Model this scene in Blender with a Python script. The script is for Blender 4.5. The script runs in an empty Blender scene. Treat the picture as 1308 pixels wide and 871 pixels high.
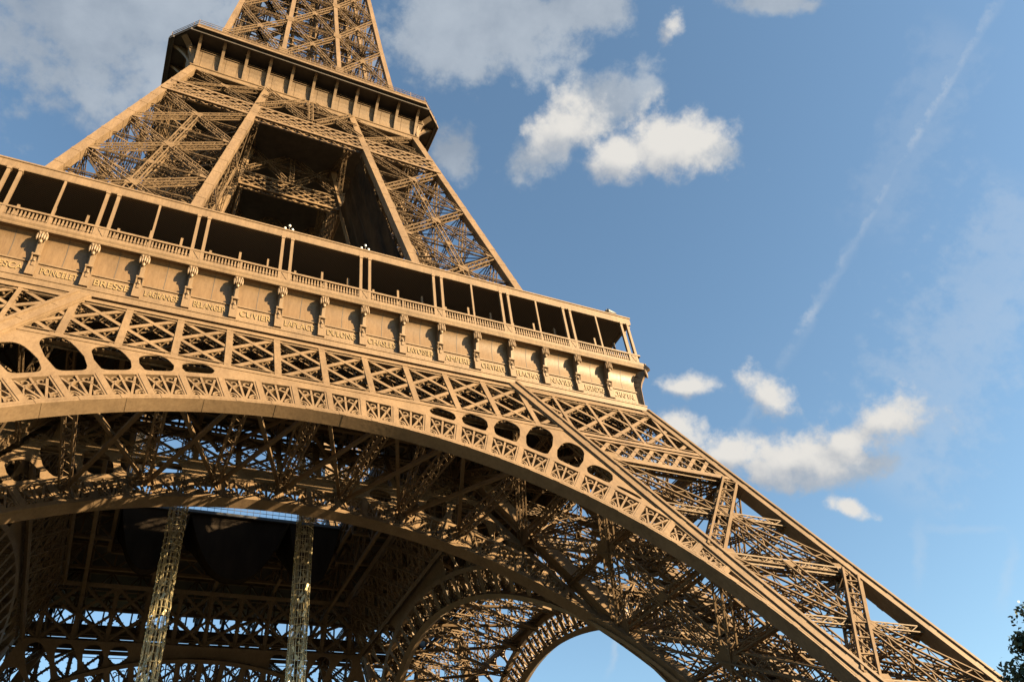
import bpy, math, random
import numpy as np
from mathutils import Vector, Matrix
R = math.radians
random.seed(7)
C = bpy.context.scene.collection
sc = bpy.context.scene

# ------------------------------------------------------------------ camera
CAMP = (-11.363, -83.212, 1.824)
cr = Vector((0.89850366, -0.4235903, -0.1151626))
cu = Vector((-0.20663433, -0.63960275, 0.74041244))
cf = Vector((0.38728985, 0.64146674, 0.66221371))
cam_data = bpy.data.cameras.new('camera')
cam = bpy.data.objects.new('camera', cam_data)
C.objects.link(cam)
m = Matrix((cr, cu, -cf)).transposed().to_4x4()
m.translation = Vector(CAMP)
cam.matrix_world = m
cam_data.sensor_width = 36.0
cam_data.lens = 36.0 * 1008.45 / 1308.0
cam_data.clip_start = 0.5
cam_data.clip_end = 6000
sc.camera = cam

# ------------------------------------------------------------------ light
SUN_EL = R(17)
SUN_AZ = R(44)          # from the -Y axis towards +X
sdir = Vector((math.sin(SUN_AZ) * math.cos(SUN_EL), -math.cos(SUN_AZ) * math.cos(SUN_EL), math.sin(SUN_EL)))
sun_d = bpy.data.lights.new('sun', 'SUN')
sun_d.energy = 5.0
sun_d.angle = R(0.5)
sun_d.color = (1.0, 0.75, 0.43)
sun = bpy.data.objects.new('sun', sun_d)
C.objects.link(sun)
sun.rotation_euler = sdir.to_track_quat('Z', 'Y').to_euler()

world = bpy.data.worlds.new("World")
sc.world = world
world.use_nodes = True
nt = world.node_tree
for n in list(nt.nodes):
    nt.nodes.remove(n)
N = nt.nodes.new
L = nt.links.new


def mth(op, a, b=None, c=None, clamp=False):
    n = N('ShaderNodeMath'); n.operation = op; n.use_clamp = clamp
    for i, v in enumerate((a, b, c)):
        if v is None: continue
        if isinstance(v, (int, float)): n.inputs[i].default_value = v
        else: L(v, n.inputs[i])
    return n.outputs[0]


def vdot(v, c):
    n = N('ShaderNodeVectorMath'); n.operation = 'DOT_PRODUCT'
    L(v, n.inputs[0]); n.inputs[1].default_value = c
    return n.outputs['Value']


def sstep(x, lo, hi, smooth=True):
    n = N('ShaderNodeMapRange'); n.interpolation_type = 'SMOOTHSTEP' if smooth else 'LINEAR'
    n.inputs['From Min'].default_value = lo; n.inputs['From Max'].default_value = hi
    L(x, n.inputs['Value'])
    return n.outputs['Result']


def mixc(f, a, b):
    n = N('ShaderNodeMix'); n.data_type = 'RGBA'
    for s, v in ((n.inputs['Factor'], f), (n.inputs['A'], a), (n.inputs['B'], b)):
        if isinstance(v, tuple): s.default_value = v
        elif isinstance(v, (int, float)): s.default_value = v
        else: L(v, s)
    return n.outputs['Result']


sky = N('ShaderNodeTexSky')
sky.sky_type = 'NISHITA'
sky.sun_disc = False
sky.sun_elevation = SUN_EL
# Blender's sky: rotation 0 puts the sun at +Y, positive turns towards +X
sky.sun_rotation = math.atan2(sdir.x, sdir.y)
sky.altitude = 50
sky.air_density = 1.0
sky.dust_density = 0.5
sky.ozone_density = 1.6
tc = N('ShaderNodeTexCoord')
D = tc.outputs['Generated']
# a fixed chart of the sky dome about one compass direction and height
AX, EX, EY = (0.38728985, 0.64146674, 0.66221371), (0.89850366, -0.4235903, -0.1151626), (-0.20663433, -0.63960275, 0.74041244)
dz = mth('MAXIMUM', vdot(D, AX), 0.05)
U = mth('MULTIPLY', mth('DIVIDE', vdot(D, EX), dz), 10.08)
V = mth('MULTIPLY', mth('DIVIDE', vdot(D, EY), dz), 10.08)


def noise(scale, detail=6, rough=0.55, off=0.0):
    n = N('ShaderNodeTexNoise'); n.inputs['Scale'].default_value = scale
    n.inputs['Detail'].default_value = detail; n.inputs['Roughness'].default_value = rough
    mp = N('ShaderNodeMapping'); mp.inputs['Location'].default_value = (off, off * 0.7, off * 1.3)
    L(D, mp.inputs['Vector']); L(mp.outputs[0], n.inputs['Vector'])
    return n.outputs[0]


n_big = noise(7, 8, 0.58)
n_mid = noise(16, 8, 0.6, 3.0)
n_fin = noise(45, 5, 0.6, 5.0)
n_sum = mth('ADD', mth('MULTIPLY', mth('SUBTRACT', n_big, 0.5), 1.5), mth('ADD', mth('MULTIPLY', mth('SUBTRACT', n_mid, 0.5), 2.1), mth('MULTIPLY', mth('SUBTRACT', n_fin, 0.5), 1.1)))


def blob(px, py, rx, ry, rot=0.0):
    u0, v0 = (px - 654) / 100.0, (435.5 - py) / 100.0
    c, s = math.cos(R(rot)), math.sin(R(rot))
    du = mth('SUBTRACT', U, u0); dv = mth('SUBTRACT', V, v0)
    a = mth('DIVIDE', mth('ADD', mth('MULTIPLY', du, c), mth('MULTIPLY', dv, s)), rx / 100.0)
    b = mth('DIVIDE', mth('SUBTRACT', mth('MULTIPLY', dv, c), mth('MULTIPLY', du, s)), ry / 100.0)
    d2 = mth('ADD', mth('MULTIPLY', a, a), mth('MULTIPLY', b, b))
    return mth('SUBTRACT', 1.0, mth('SQRT', d2)), b


def field(lst):
    f = None
    for a in lst:
        x, _ = blob(*a)
        f = x if f is None else mth('MAXIMUM', f, x)
    return f


bright = [(856, 186, 82, 50, 5), (800, 200, 60, 36, 10), (722, 165, 75, 40, 38),
          (985, 505, 52, 32, -25), (878, 493, 46, 17, 3), (868, 546, 50, 26, -25),
          (1130, 535, 76, 42, 12), (1020, 583, 125, 42, 10), (1080, 562, 80, 38, 18), (935, 578, 60, 34, 5),
          (860, 28, 18, 30, -20), (1085, 650, 40, 14, -20)]
fb = field(bright)
mb = sstep(mth('ADD', fb, n_sum), -0.08, 0.72)
greys = [(770, 130, 80, 50, 20), (700, 190, 90, 40, 30), (900, 195, 60, 25, 0), (1050, 600, 130, 32, 8), (120, 5, 330, 190, -12), (610, 30, 190, 95, 12), (740, 5, 90, 50, 0), (990, 2, 80, 22, 0), (575, 190, 60, 50, 0),
         (820, 600, 60, 30, 0)]
fg = field(greys)
mg = mth('MULTIPLY', sstep(mth('ADD', fg, mth('MULTIPLY', n_sum, 0.75)), 0.02, 0.6), 0.88)
# thin contrails: straight lines on the chart


def trail(x0, y0, x1, y1, w, soft=1.0):
    a = ((x0 - 654) / 100, (435.5 - y0) / 100); b = ((x1 - 654) / 100, (435.5 - y1) / 100)
    ln = math.hypot(b[0] - a[0], b[1] - a[1]); tx, ty = (b[0] - a[0]) / ln, (b[1] - a[1]) / ln
    du = mth('SUBTRACT', U, a[0]); dv = mth('SUBTRACT', V, a[1])
    t = mth('ADD', mth('MULTIPLY', du, tx), mth('MULTIPLY', dv, ty))
    p_ = mth('SUBTRACT', mth('MULTIPLY', dv, tx), mth('MULTIPLY', du, ty))
    p_ = mth('ABSOLUTE', mth('ADD', p_, mth('MULTIPLY', mth('SUBTRACT', n_fin, 0.5), 0.25 * w / 10)))
    across = mth('SUBTRACT', 1.0, sstep(p_, 0.0, w / 100.0))
    along = mth('MULTIPLY', sstep(t, 0.0, 0.5), mth('SUBTRACT', 1.0, sstep(t, ln - 0.6, ln)))
    return mth('MULTIPLY', mth('MULTIPLY', across, along), soft)


tr = mth('MULTIPLY', trail(1300, -40, 985, 490, 11, 0.20), mth('MULTIPLY', mth('ADD', 0.4, sstep(n_mid, 0.3, 0.7)), mth('ADD', 0.3, sstep(n_fin, 0.35, 0.65))))
for a in ((985, 480, 930, 580, 9, 0.12), (1345, 235, 1110, 640, 115, 0.2), (1175, 640, 1172, 770, 12, 0.14), (1150, 676, 1308, 674, 9, 0.12),
          (1300, 670, 1275, 800, 14, 0.15), (800, 780, 770, 880, 7, 0.25), (1240, 20, 1100, 320, 60, 0.10)):
    tr = mth('MAXIMUM', tr, trail(*a))
tr = mth('MULTIPLY', tr, mth('ADD', 0.55, n_mid))
shade = mth('ADD', n_big, mth('MULTIPLY', n_mid, 0.5))
fb2 = field([(x_ - 14, y_ + 18, a_, b_, r_) for x_, y_, a_, b_, r_ in bright])
lit_ = mth('ADD', mth('SUBTRACT', fb, fb2), mth('MULTIPLY', mth('SUBTRACT', n_mid, 0.5), 2.2))
bcol = mixc(sstep(mth('ADD', mth('MULTIPLY', fb, 0.5), lit_), -0.45, 0.75), (0.45, 0.49, 0.55, 1), (0.85, 0.825, 0.78, 1))
gcol = mixc(sstep(shade, 0.5, 1.0), (0.33, 0.39, 0.47, 1), (0.52, 0.58, 0.65, 1))
SKY = 0.0505
skyc = N('ShaderNodeVectorMath'); skyc.operation = 'SCALE'; skyc.inputs['Scale'].default_value = SKY
tint = N('ShaderNodeMix'); tint.data_type = 'RGBA'; tint.blend_type = 'MULTIPLY'; tint.inputs['Factor'].default_value = 1.0
L(sky.outputs[0], tint.inputs['A']); tint.inputs['B'].default_value = (0.95, 1.03, 0.99, 1)
L(tint.outputs['Result'], skyc.inputs[0])
CL = 0.185
c1 = mixc(mth('MINIMUM', tr, 1.0), skyc.outputs[0], tuple(v * CL for v in (0.72, 0.76, 0.80)) + (1,))
gs = N('ShaderNodeVectorMath'); gs.operation = 'SCALE'; gs.inputs['Scale'].default_value = CL; L(gcol, gs.inputs[0])
c2 = mixc(mg, c1, gs.outputs[0])
bs = N('ShaderNodeVectorMath'); bs.operation = 'SCALE'; bs.inputs['Scale'].default_value = CL; L(bcol, bs.inputs[0])
c3 = mixc(mb, c2, bs.outputs[0])
bg = N('ShaderNodeBackground'); bg.inputs['Strength'].default_value = 1.0
L(c3, bg.inputs['Color'])
wo = N('ShaderNodeOutputWorld'); L(bg.outputs[0], wo.inputs['Surface'])

sc.view_settings.view_transform = 'Standard'
sc.view_settings.look = 'None'
sc.view_settings.gamma = 1.0
sc.view_settings.exposure = 2.34
sc.cycles.max_bounces = 5
sc.cycles.diffuse_bounces = 1


# ------------------------------------------------------------------ materials
def material(name, col, rough=0.6, var=0.12, scale=1.2, metallic=0.0, bump=0.0, streak=0.0, spec=0.5, alt=None, grime=False):
    mt = bpy.data.materials.new(name); mt.use_nodes = True
    t = mt.node_tree; b = t.nodes['Principled BSDF']
    b.inputs['Roughness'].default_value = rough; b.inputs['Metallic'].default_value = metallic
    b.inputs['Specular IOR Level'].default_value = spec
    co = t.nodes.new('ShaderNodeTexCoord')
    n = t.nodes.new('ShaderNodeTexNoise'); n.inputs['Scale'].default_value = scale; n.inputs['Detail'].default_value = 6
    n.inputs['Roughness'].default_value = 0.65
    mp = t.nodes.new('ShaderNodeMapping'); mp.inputs['Scale'].default_value = (1, 1, 1 - streak)
    t.links.new(co.outputs['Object'], mp.inputs['Vector']); t.links.new(mp.outputs[0], n.inputs['Vector'])
    rmp = t.nodes.new('ShaderNodeValToRGB')
    a = tuple(c * (1 - var) for c in col) + (1,)
    z = alt + (1,) if alt else tuple(min(1, c * (1 + var)) for c in col) + (1,)
    rmp.color_ramp.elements[0].position = 0.32; rmp.color_ramp.elements[1].position = 0.68
    rmp.color_ramp.elements[0].color = a; rmp.color_ramp.elements[1].color = z
    t.links.new(n.outputs[0], rmp.inputs[0])
    if grime:
        # old paint: rain streaks, blotches and fine dirt
        n3 = t.nodes.new('ShaderNodeTexNoise'); n3.inputs['Scale'].default_value = 3.0; n3.inputs['Detail'].default_value = 8; n3.inputs['Roughness'].default_value = 0.75
        m3 = t.nodes.new('ShaderNodeMapping'); m3.inputs['Scale'].default_value = (1.6, 1.6, 0.22)
        t.links.new(co.outputs['Object'], m3.inputs['Vector']); t.links.new(m3.outputs[0], n3.inputs['Vector'])
        r3 = t.nodes.new('ShaderNodeValToRGB'); r3.color_ramp.elements[0].position = 0.30; r3.color_ramp.elements[1].position = 0.58
        r3.color_ramp.elements[0].color = (0.60, 0.55, 0.50, 1); r3.color_ramp.elements[1].color = (1, 1, 1, 1)
        t.links.new(n3.outputs[0], r3.inputs[0])
        mm = t.nodes.new('ShaderNodeMix'); mm.data_type = 'RGBA'; mm.blend_type = 'MULTIPLY'; mm.inputs['Factor'].default_value = 0.75
        t.links.new(rmp.outputs[0], mm.inputs['A']); t.links.new(r3.outputs[0], mm.inputs['B']); t.links.new(mm.outputs['Result'], b.inputs['Base Color'])
        rr = t.nodes.new('ShaderNodeMapRange'); rr.inputs['To Min'].default_value = rough + 0.14; rr.inputs['To Max'].default_value = rough - 0.08
        t.links.new(n3.outputs[0], rr.inputs['Value']); t.links.new(rr.outputs[0], b.inputs['Roughness'])
    else:
        t.links.new(rmp.outputs[0], b.inputs['Base Color'])
    if bump:
        n2 = t.nodes.new('ShaderNodeTexNoise'); n2.inputs['Scale'].default_value = scale * 6
        bp = t.nodes.new('ShaderNodeBump'); bp.inputs['Strength'].default_value = bump; bp.inputs['Distance'].default_value = 0.05
        t.links.new(co.outputs['Object'], n2.inputs['Vector']); t.links.new(n2.outputs[0], bp.inputs['Height'])
        t.links.new(bp.outputs[0], b.inputs['Normal'])
    return mt


IRON = material('iron_paint', (0.139, 0.0935, 0.054), 0.50, 0.2, 0.5, streak=0.6, bump=0.2, spec=0.3, grime=True)
IRON_SHADED = material('iron_paint_shaded', (0.108, 0.073, 0.043), 0.6, 0.2, 0.9, spec=0.12)  # same paint as the other iron, darkened to put interior shade into its colour
COVE = material('cove_paint', (0.130, 0.084, 0.046), 0.38, 0.10, 0.5, streak=0.85, bump=0.15, spec=0.24, grime=True)
GILT = material('gilt_letters', (0.19, 0.133, 0.06), 0.42, 0.15, 3)
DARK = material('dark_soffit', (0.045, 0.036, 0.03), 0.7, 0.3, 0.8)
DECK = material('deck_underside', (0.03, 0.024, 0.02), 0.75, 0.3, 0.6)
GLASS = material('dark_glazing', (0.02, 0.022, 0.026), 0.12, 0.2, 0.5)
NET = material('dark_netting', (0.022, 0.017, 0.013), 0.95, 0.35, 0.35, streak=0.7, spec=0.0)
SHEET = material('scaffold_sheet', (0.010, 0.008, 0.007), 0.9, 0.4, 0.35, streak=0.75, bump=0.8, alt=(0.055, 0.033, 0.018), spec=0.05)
SILVER = material('column_metal', (0.5, 0.42, 0.25), 0.25, 0.2, 3, metallic=0.6)
RAILG = material('rail_grey', (0.2, 0.19, 0.17), 0.45, 0.15, 2)
STONE = material('stone', (0.36, 0.32, 0.26), 0.9, 0.2, 1.0, bump=0.3)
GRAVEL = material('gravel', (0.075, 0.07, 0.05), 0.95, 0.15, 0.4, bump=0.2)
BARK = material('bark', (0.10, 0.075, 0.05), 0.95, 0.3, 3, bump=0.5)
LEAF = material('leaf', (0.032, 0.052, 0.02), 0.55, 0.35, 0.9)
WHITE = material('lamp_globe_glass', (0.38, 0.37, 0.35), 0.3, 0.05, 3)
BLACK = material('black_metal', (0.03, 0.03, 0.032), 0.5, 0.2, 3)
# soffit with a slanting fine mesh, seen under the gallery roof
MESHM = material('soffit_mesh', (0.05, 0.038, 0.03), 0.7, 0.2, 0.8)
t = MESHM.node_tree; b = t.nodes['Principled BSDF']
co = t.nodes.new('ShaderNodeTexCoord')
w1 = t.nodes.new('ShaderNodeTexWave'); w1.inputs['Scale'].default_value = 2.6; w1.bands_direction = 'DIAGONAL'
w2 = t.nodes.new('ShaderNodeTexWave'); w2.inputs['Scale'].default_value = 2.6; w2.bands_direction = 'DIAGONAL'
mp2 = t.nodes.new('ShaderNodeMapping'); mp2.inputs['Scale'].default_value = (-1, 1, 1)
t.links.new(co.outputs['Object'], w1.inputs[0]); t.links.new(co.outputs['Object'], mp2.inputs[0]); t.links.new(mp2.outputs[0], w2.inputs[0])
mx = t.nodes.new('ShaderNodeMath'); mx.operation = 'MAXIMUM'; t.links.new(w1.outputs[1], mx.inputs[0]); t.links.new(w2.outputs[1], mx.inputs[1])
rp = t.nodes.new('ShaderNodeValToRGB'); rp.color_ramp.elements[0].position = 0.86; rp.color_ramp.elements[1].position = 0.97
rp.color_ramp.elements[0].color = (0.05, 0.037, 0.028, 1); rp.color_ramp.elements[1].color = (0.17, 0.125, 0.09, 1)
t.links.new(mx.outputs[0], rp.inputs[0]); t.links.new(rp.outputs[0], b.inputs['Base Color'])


# ------------------------------------------------------------------ mesh helpers
def V3(*a):
    return np.array(a, float)


def nrm(v):
    return v / (np.linalg.norm(v) + 1e-12)


BOXF = np.array([(0, 1, 2, 3), (7, 6, 5, 4), (0, 4, 5, 1), (1, 5, 6, 2), (2, 6, 7, 3), (3, 7, 4, 0)])


class MB:
    def __init__(s):
        s.v = []; s.f = []; s.n = 0

    def box8(s, c):
        s.v.extend(map(tuple, c))
        n = s.n
        for f in BOXF: s.f.append((n + f[0], n + f[1], n + f[2], n + f[3]))
        s.n += 8

    def bar(s, a, b, w, d, n, off=0.0):
        """box from a to b: w across, d deep along -n (front face stays on a-b plane when off=0)"""
        a = np.asarray(a, float); b = np.asarray(b, float)
        u = b - a
        if np.linalg.norm(u) < 1e-4: return
        u = nrm(u); n = np.asarray(n, float); n = nrm(n - u * (n @ u)); v = np.cross(n, u)
        f0 = n * off; f1 = n * (off - d)
        h = v * w / 2
        s.box8([a - h + f0, a + h + f0, a + h + f1, a - h + f1, b - h + f0, b + h + f0, b + h + f1, b - h + f1])

    def cbar(s, a, b, w, d=None, n=(0, -1, 0)):
        d = d or w
        u = nrm(np.asarray(b, float) - np.asarray(a, float))
        if abs(u @ nrm(np.asarray(n, float))) > 0.98: n = (1, 0, 0)
        s.bar(a, b, w, d, n, d / 2)

    def box(s, x0, x1, y0, y1, z0, z1):
        s.box8([(x0, y0, z0), (x1, y0, z0), (x1, y1, z0), (x0, y1, z0), (x0, y0, z1), (x1, y0, z1), (x1, y1, z1), (x0, y1, z1)])

    def poly(s, pts):
        s.v.extend(tuple(p) for p in pts); s.f.append(tuple(range(s.n, s.n + len(pts)))); s.n += len(pts)

    def girder(s, a, b, w, dp, n, pitch=0.9, t=0.12, z=0.07, sides=True):
        a = np.asarray(a, float); b = np.asarray(b, float); ln = np.linalg.norm(b - a)
        u = nrm(b - a); n = np.asarray(n, float); n = nrm(n - u * (n @ u)); v = np.cross(n, u)
        c = [(i * w / 2 * v + j * dp / 2 * n) for i, j in ((-1, 1), (1, 1), (1, -1), (-1, -1))]
        for o in c: s.bar(a + o, b + o, t, t, n, t / 2)
        k = max(2, int(round(ln / pitch)))
        prs = ((0, 1), (3, 2)) + (((1, 2), (0, 3)) if sides else ())
        for i, j in prs:
            nn = n if (i, j) in ((0, 1), (3, 2)) else v
            for q in range(k):
                p0 = a + u * ln * q / k; p1 = a + u * ln * (q + 1) / k
                A, B_ = (i, j) if q % 2 else (j, i)
                s.bar(p0 + c[A], p1 + c[B_], z, z * 0.6, nn, 0.02)

    def tube(s, pts, r, k=6, caps=True):
        pts = [np.asarray(p, float) for p in pts]
        rs = r if isinstance(r, (list, tuple)) else [r] * len(pts)
        base = s.n
        up = np.array([0.31, 0.17, 0.93])
        for i, p in enumerate(pts):
            d = nrm(pts[min(i + 1, len(pts) - 1)] - pts[max(i - 1, 0)])
            e = nrm(np.cross(d, up)); g = np.cross(d, e)
            for j in range(k):
                an = 2 * math.pi * j / k
                s.v.append(tuple(p + rs[i] * (math.cos(an) * e + math.sin(an) * g)))
        for i in range(len(pts) - 1):
            for j in range(k):
                s.f.append((base + i * k + j, base + i * k + (j + 1) % k, base + (i + 1) * k + (j + 1) % k, base + (i + 1) * k + j))
        s.n += k * len(pts)
        if caps:
            s.f.append(tuple(base + j for j in range(k))[::-1]); s.f.append(tuple(base + (len(pts) - 1) * k + j for j in range(k)))

    def ball(s, c, r, k=8, sc_=(1, 1, 1)):
        base = s.n; m_ = k // 2
        for i in range(m_ + 1):
            ph = math.pi * i / m_
            for j in range(k):
                an = 2 * math.pi * j / k
                s.v.append((c[0] + r * sc_[0] * math.sin(ph) * math.cos(an), c[1] + r * sc_[1] * math.sin(ph) * math.sin(an), c[2] + r * sc_[2] * math.cos(ph)))
        for i in range(m_):
            for j in range(k):
                s.f.append((base + i * k + j, base + (i + 1) * k + j, base + (i + 1) * k + (j + 1) % k, base + i * k + (j + 1) % k))
        s.n += k * (m_ + 1)

    def build(s, name, mat, parent=None, smooth=False):
        me = bpy.data.meshes.new(name)
        me.from_pydata([tuple(map(float, q)) for q in s.v], [], s.f)
        me.materials.append(mat)
        if smooth: me.polygons.foreach_set('use_smooth', [True] * len(me.polygons))
        me.update()
        o = bpy.data.objects.new(name, me); C.objects.link(o)
        if parent: o.parent = parent
        return o


def tag(o, label=None, cat=None, group=None, kind=None):
    if label: o['label'] = label
    if cat: o['category'] = cat
    if group: o['group'] = group
    if kind: o['kind'] = kind
    return o


def copy_part(o, rot, parent, kids=True):
    c = o.copy(); C.objects.link(c); c.parent = parent; c.rotation_euler = (0, 0, rot)
    for ch in [x for x in list(C.objects) if x.parent == o]:
        d = ch.copy(); C.objects.link(d); d.parent = c
    return c


HALF = [R(90), R(180), R(270)]

# ------------------------------------------------------------------ the tower's outline (metres)
K1 = 0.43250


def H(z):       # half width over the outer chords
    if z <= 59.8: return 54.014 - K1 * z
    if z <= 111.5: return 28.15 + (z - 59.8) * (16.814 - 28.15) / 51.7
    pts = [(111.5, 16.814), (127.5, 14.43), (142, 13.1), (166, 11.14), (200, 8.9), (240, 6.6), (276, 5.0)]
    for (a, ha), (b_, hb) in zip(pts, pts[1:]):
        if z <= b_: return ha + (z - a) * (hb - ha) / (b_ - a)
    return 5.0


def Wd(z):      # leg width
    if z <= 48.6: return 12.9 + (15.44 - 12.9) * z / 48.6
    if z <= 59.8: return 15.44 + (14.7 - 15.44) * (z - 48.6) / 11.2
    if z <= 111.5: return 14.7 + (10.69 - 14.7) * (z - 59.8) / 51.7
    if z <= 155: return 10.69 + (8.1 - 10.69) * (z - 111.5) / 43.5
    return max(1.0, 8.1 - (z - 155) * 0.035)


def HI(z): return H(z) - Wd(z)


tower = bpy.data.objects.new('iron_tower', None); C.objects.link(tower)
tag(tower, 'huge sunlit brown iron lattice tower on four splayed legs joined by round arches', 'tower')

# ------------------------------------------------------------------ ground
g = MB(); g.poly([(-900, -900, 0), (900, -900, 0), (900, 900, 0), (-900, 900, 0)])
tag(g.build('ground', GRAVEL), kind='structure')

# unseen belt of trees, added round the ground to block low sky light
mb = MB(); rnd = random.Random(5); nr = 150
prof = [(0.0, 0.0), (0.5, -2.0), (0.85, 2.0), (1.0, 7.0), (0.8, 12.0), (0.0, 15.0)]
rows = []
for j, (hz, dr) in enumerate(prof):
    rows.append([((175 + dr + rnd.uniform(-2, 2)) * math.cos(2 * math.pi * i / nr), (175 + dr + rnd.uniform(-2, 2)) * math.sin(2 * math.pi * i / nr), max(0.0, hz * (31 + 4 * math.sin(i * 1.7) + rnd.uniform(-3, 3))) if hz else 0.0) for i in range(nr)])
for A, B_ in zip(rows, rows[1:]):
    for i in range(nr): mb.poly([A[i], A[(i + 1) % nr], B_[(i + 1) % nr], B_[i]])
tag(mb.build('light_blocking_wood', material('wood_leaf', (0.03, 0.05, 0.018), 0.9, 0.4, 0.25, bump=0.8)), 'unseen belt of park trees added to block low sky light', 'trees', kind='stuff')

# ------------------------------------------------------------------ legs
def cpos(i, z):
    h, q = H(z), HI(z)
    return {1: V3(h - 0.52, -h + 0.52, z), 2: V3(q, -h + 0.38, z), 3: V3(h - 0.38, -q, z), 4: V3(q, -q, z)}[i]


FACES = [(2, 1, V3(0, -1, 0.4)), (1, 3, V3(1, 0, 0.4)), (4, 3, V3(0, 1, 0)), (4, 2, V3(-1, 0, 0))]


def leg_braces(mb, levels, gw, pitch, t, z, outer_only=None, post=True, rungs=True):
    for fi, (a, b_, n) in enumerate(FACES):
        if outer_only is not None and fi not in outer_only: continue
        mids = []
        for z0, z1 in zip(levels, levels[1:]):
            A0, A1, B0, B1 = cpos(a, z0), cpos(a, z1), cpos(b_, z0), cpos(b_, z1)
            mb.girder(A0, B1, gw, gw * 0.8, n, pitch, t, z)
            mb.girder(B0, A1, gw, gw * 0.8, n, pitch, t, z)
            # crossing point
            wa = np.linalg.norm(B0 - A0); wb = np.linalg.norm(B1 - A1); fr = wa / (wa + wb)
            X = A0 + (B1 - A0) * fr; mids.append(X)
            nn = nrm(n - nrm(A1 - A0) * (n @ nrm(A1 - A0)))
            mb.bar(X - nrm(A1 - A0) * gw * 0.8 + nn * gw * 0.46, X + nrm(A1 - A0) * gw * 0.8 + nn * gw * 0.46, gw * 1.7, 0.06, n)
            if rungs:
                mb.girder(A1, B1, gw * 0.55, gw * 0.6, n, pitch * 0.8, t * 0.8, z * 0.8, sides=False)
                q0, q1 = A0 + (A1 - A0) * fr, B0 + (B1 - B0) * fr
                mb.girder(q0 - n * 0.12, q1 - n * 0.12, 0.3, 0.25, n, 0.7, 0.07, 0.05, sides=False)
            for Pn, Po in ((A1, B1), (B1, A1)):
                d_ = nrm(Po - Pn)
                mb.bar(Pn + nn * gw * 0.44, Pn + d_ * gw * 1.9 + nn * gw * 0.44, gw * 1.5, 0.06, n)
        if post:
            for P0, P1 in zip(mids, mids[1:]):
                mb.girder(P0, P1, gw * 0.9, gw * 0.8, n, pitch, t, z)
                M = (P0 + P1) / 2
                mb.bar(M - nrm(P1 - P0) * 0.35 + nrm(n) * gw * 0.43, M + nrm(P1 - P0) * 0.35 + nrm(n) * gw * 0.43, gw * 1.25, 0.05, n)


LOWL = [5.5, 16.2, 26.9, 37.7]
mb = MB()
leg_braces(mb, LOWL, 0.95, 0.85, 0.14, 0.08)
# heavier lattice struts that stand upright in the outer faces
for a, b_, n in FACES[:2]:
    for z0, z1 in ((27.2, 37.2), (16.5, 26.6)):
        mb.girder(cpos(a, z0), cpos(b_, z1) * 0.93 + cpos(a, z1) * 0.07, 1.25, 1.1, n, 0.95, 0.19, 0.11)
# horizontal diaphragms with cross ties
for z0 in LOWL + [47.0]:
    for a, b_ in ((1, 4), (2, 3)):
        mb.girder(cpos(a, z0), cpos(b_, z0), 0.6, 0.6, (0, 0, 1), 1.0, 0.12, 0.07)
    for a, b_ in ((1, 3), (2, 4), (1, 2), (3, 4)):
        mb.girder(cpos(a, z0), cpos(b_, z0), 0.5, 0.7, (0, 0, 1), 1.0, 0.12, 0.07)
for z0 in (10.8, 21.5, 32.3):
    for a, b_ in ((1, 3), (2, 4), (1, 2), (3, 4)):
        mb.girder(cpos(a, z0), cpos(b_, z0), 0.45, 0.45, (0, 0, 1), 0.9, 0.09, 0.06)
    for a, b_ in ((1, 4), (2, 3)):
        mb.girder(cpos(a, z0), cpos(b_, z0), 0.4, 0.4, (0, 0, 1), 0.9, 0.09, 0.06)
# inside diagonals and lift track
for z0, z1 in zip([5.5, 10.8, 16.2, 21.5, 26.9, 32.3], [10.8, 16.2, 21.5, 26.9, 32.3, 37.7]):
    c0 = (cpos(1, z0) + cpos(4, z0)) / 2; c1_ = (cpos(1, z1) + cpos(4, z1)) / 2
    for i in (1, 2, 3, 4):
        mb.cbar(cpos(i, z0), c1_, 0.12); mb.cbar(c0, cpos(i, z1), 0.12)
    for dx, dy in ((1.6, 1.6), (-1.6, -1.6), (1.6, -1.6), (-1.6, 1.6)):
        mb.cbar(c0 + V3(dx, dy, 0), c1_ + V3(dx, dy, 0), 0.22)
    for k in range(8):
        p_ = c0 + (c1_ - c0) * k / 8
        mb.cbar(p_ + V3(-1.6, -1.6, 0), p_ + V3(1.6, -1.6, 0), 0.1); mb.cbar(p_ + V3(-1.6, -1.6, 0), p_ + V3(-1.6, 1.6, 0), 0.1)
        q_ = c0 + (c1_ - c0) * (k + 1) / 8
        mb.cbar(p_ + V3(1.6, 1.6, 0), q_ + V3(1.6, -1.6, 0), 0.08); mb.cbar(p_ + V3(1.6, 1.6, 0), q_ + V3(-1.6, 1.6, 0), 0.08)
        # zigzag stairway
        s0 = p_ + V3(-3.4 + 2.6 * (k % 2), 2.6, 0); s1 = q_ + V3(-3.4 + 2.6 * ((k + 1) % 2), 2.6, 0)
        mb.cbar(s0, s1, 0.9, 0.12, (0, 0, 1))
# within the belt and the first floor
leg_braces(mb, [37.7, 46.9], 0.8, 0.9, 0.12, 0.07, outer_only=(2, 3))
leg_braces(mb, [47.2, 59.8], 0.8, 1.0, 0.12, 0.07, post=False, outer_only=(2, 3))
leg = mb.build('leg_lattice', IRON_SHADED, tower)
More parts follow.
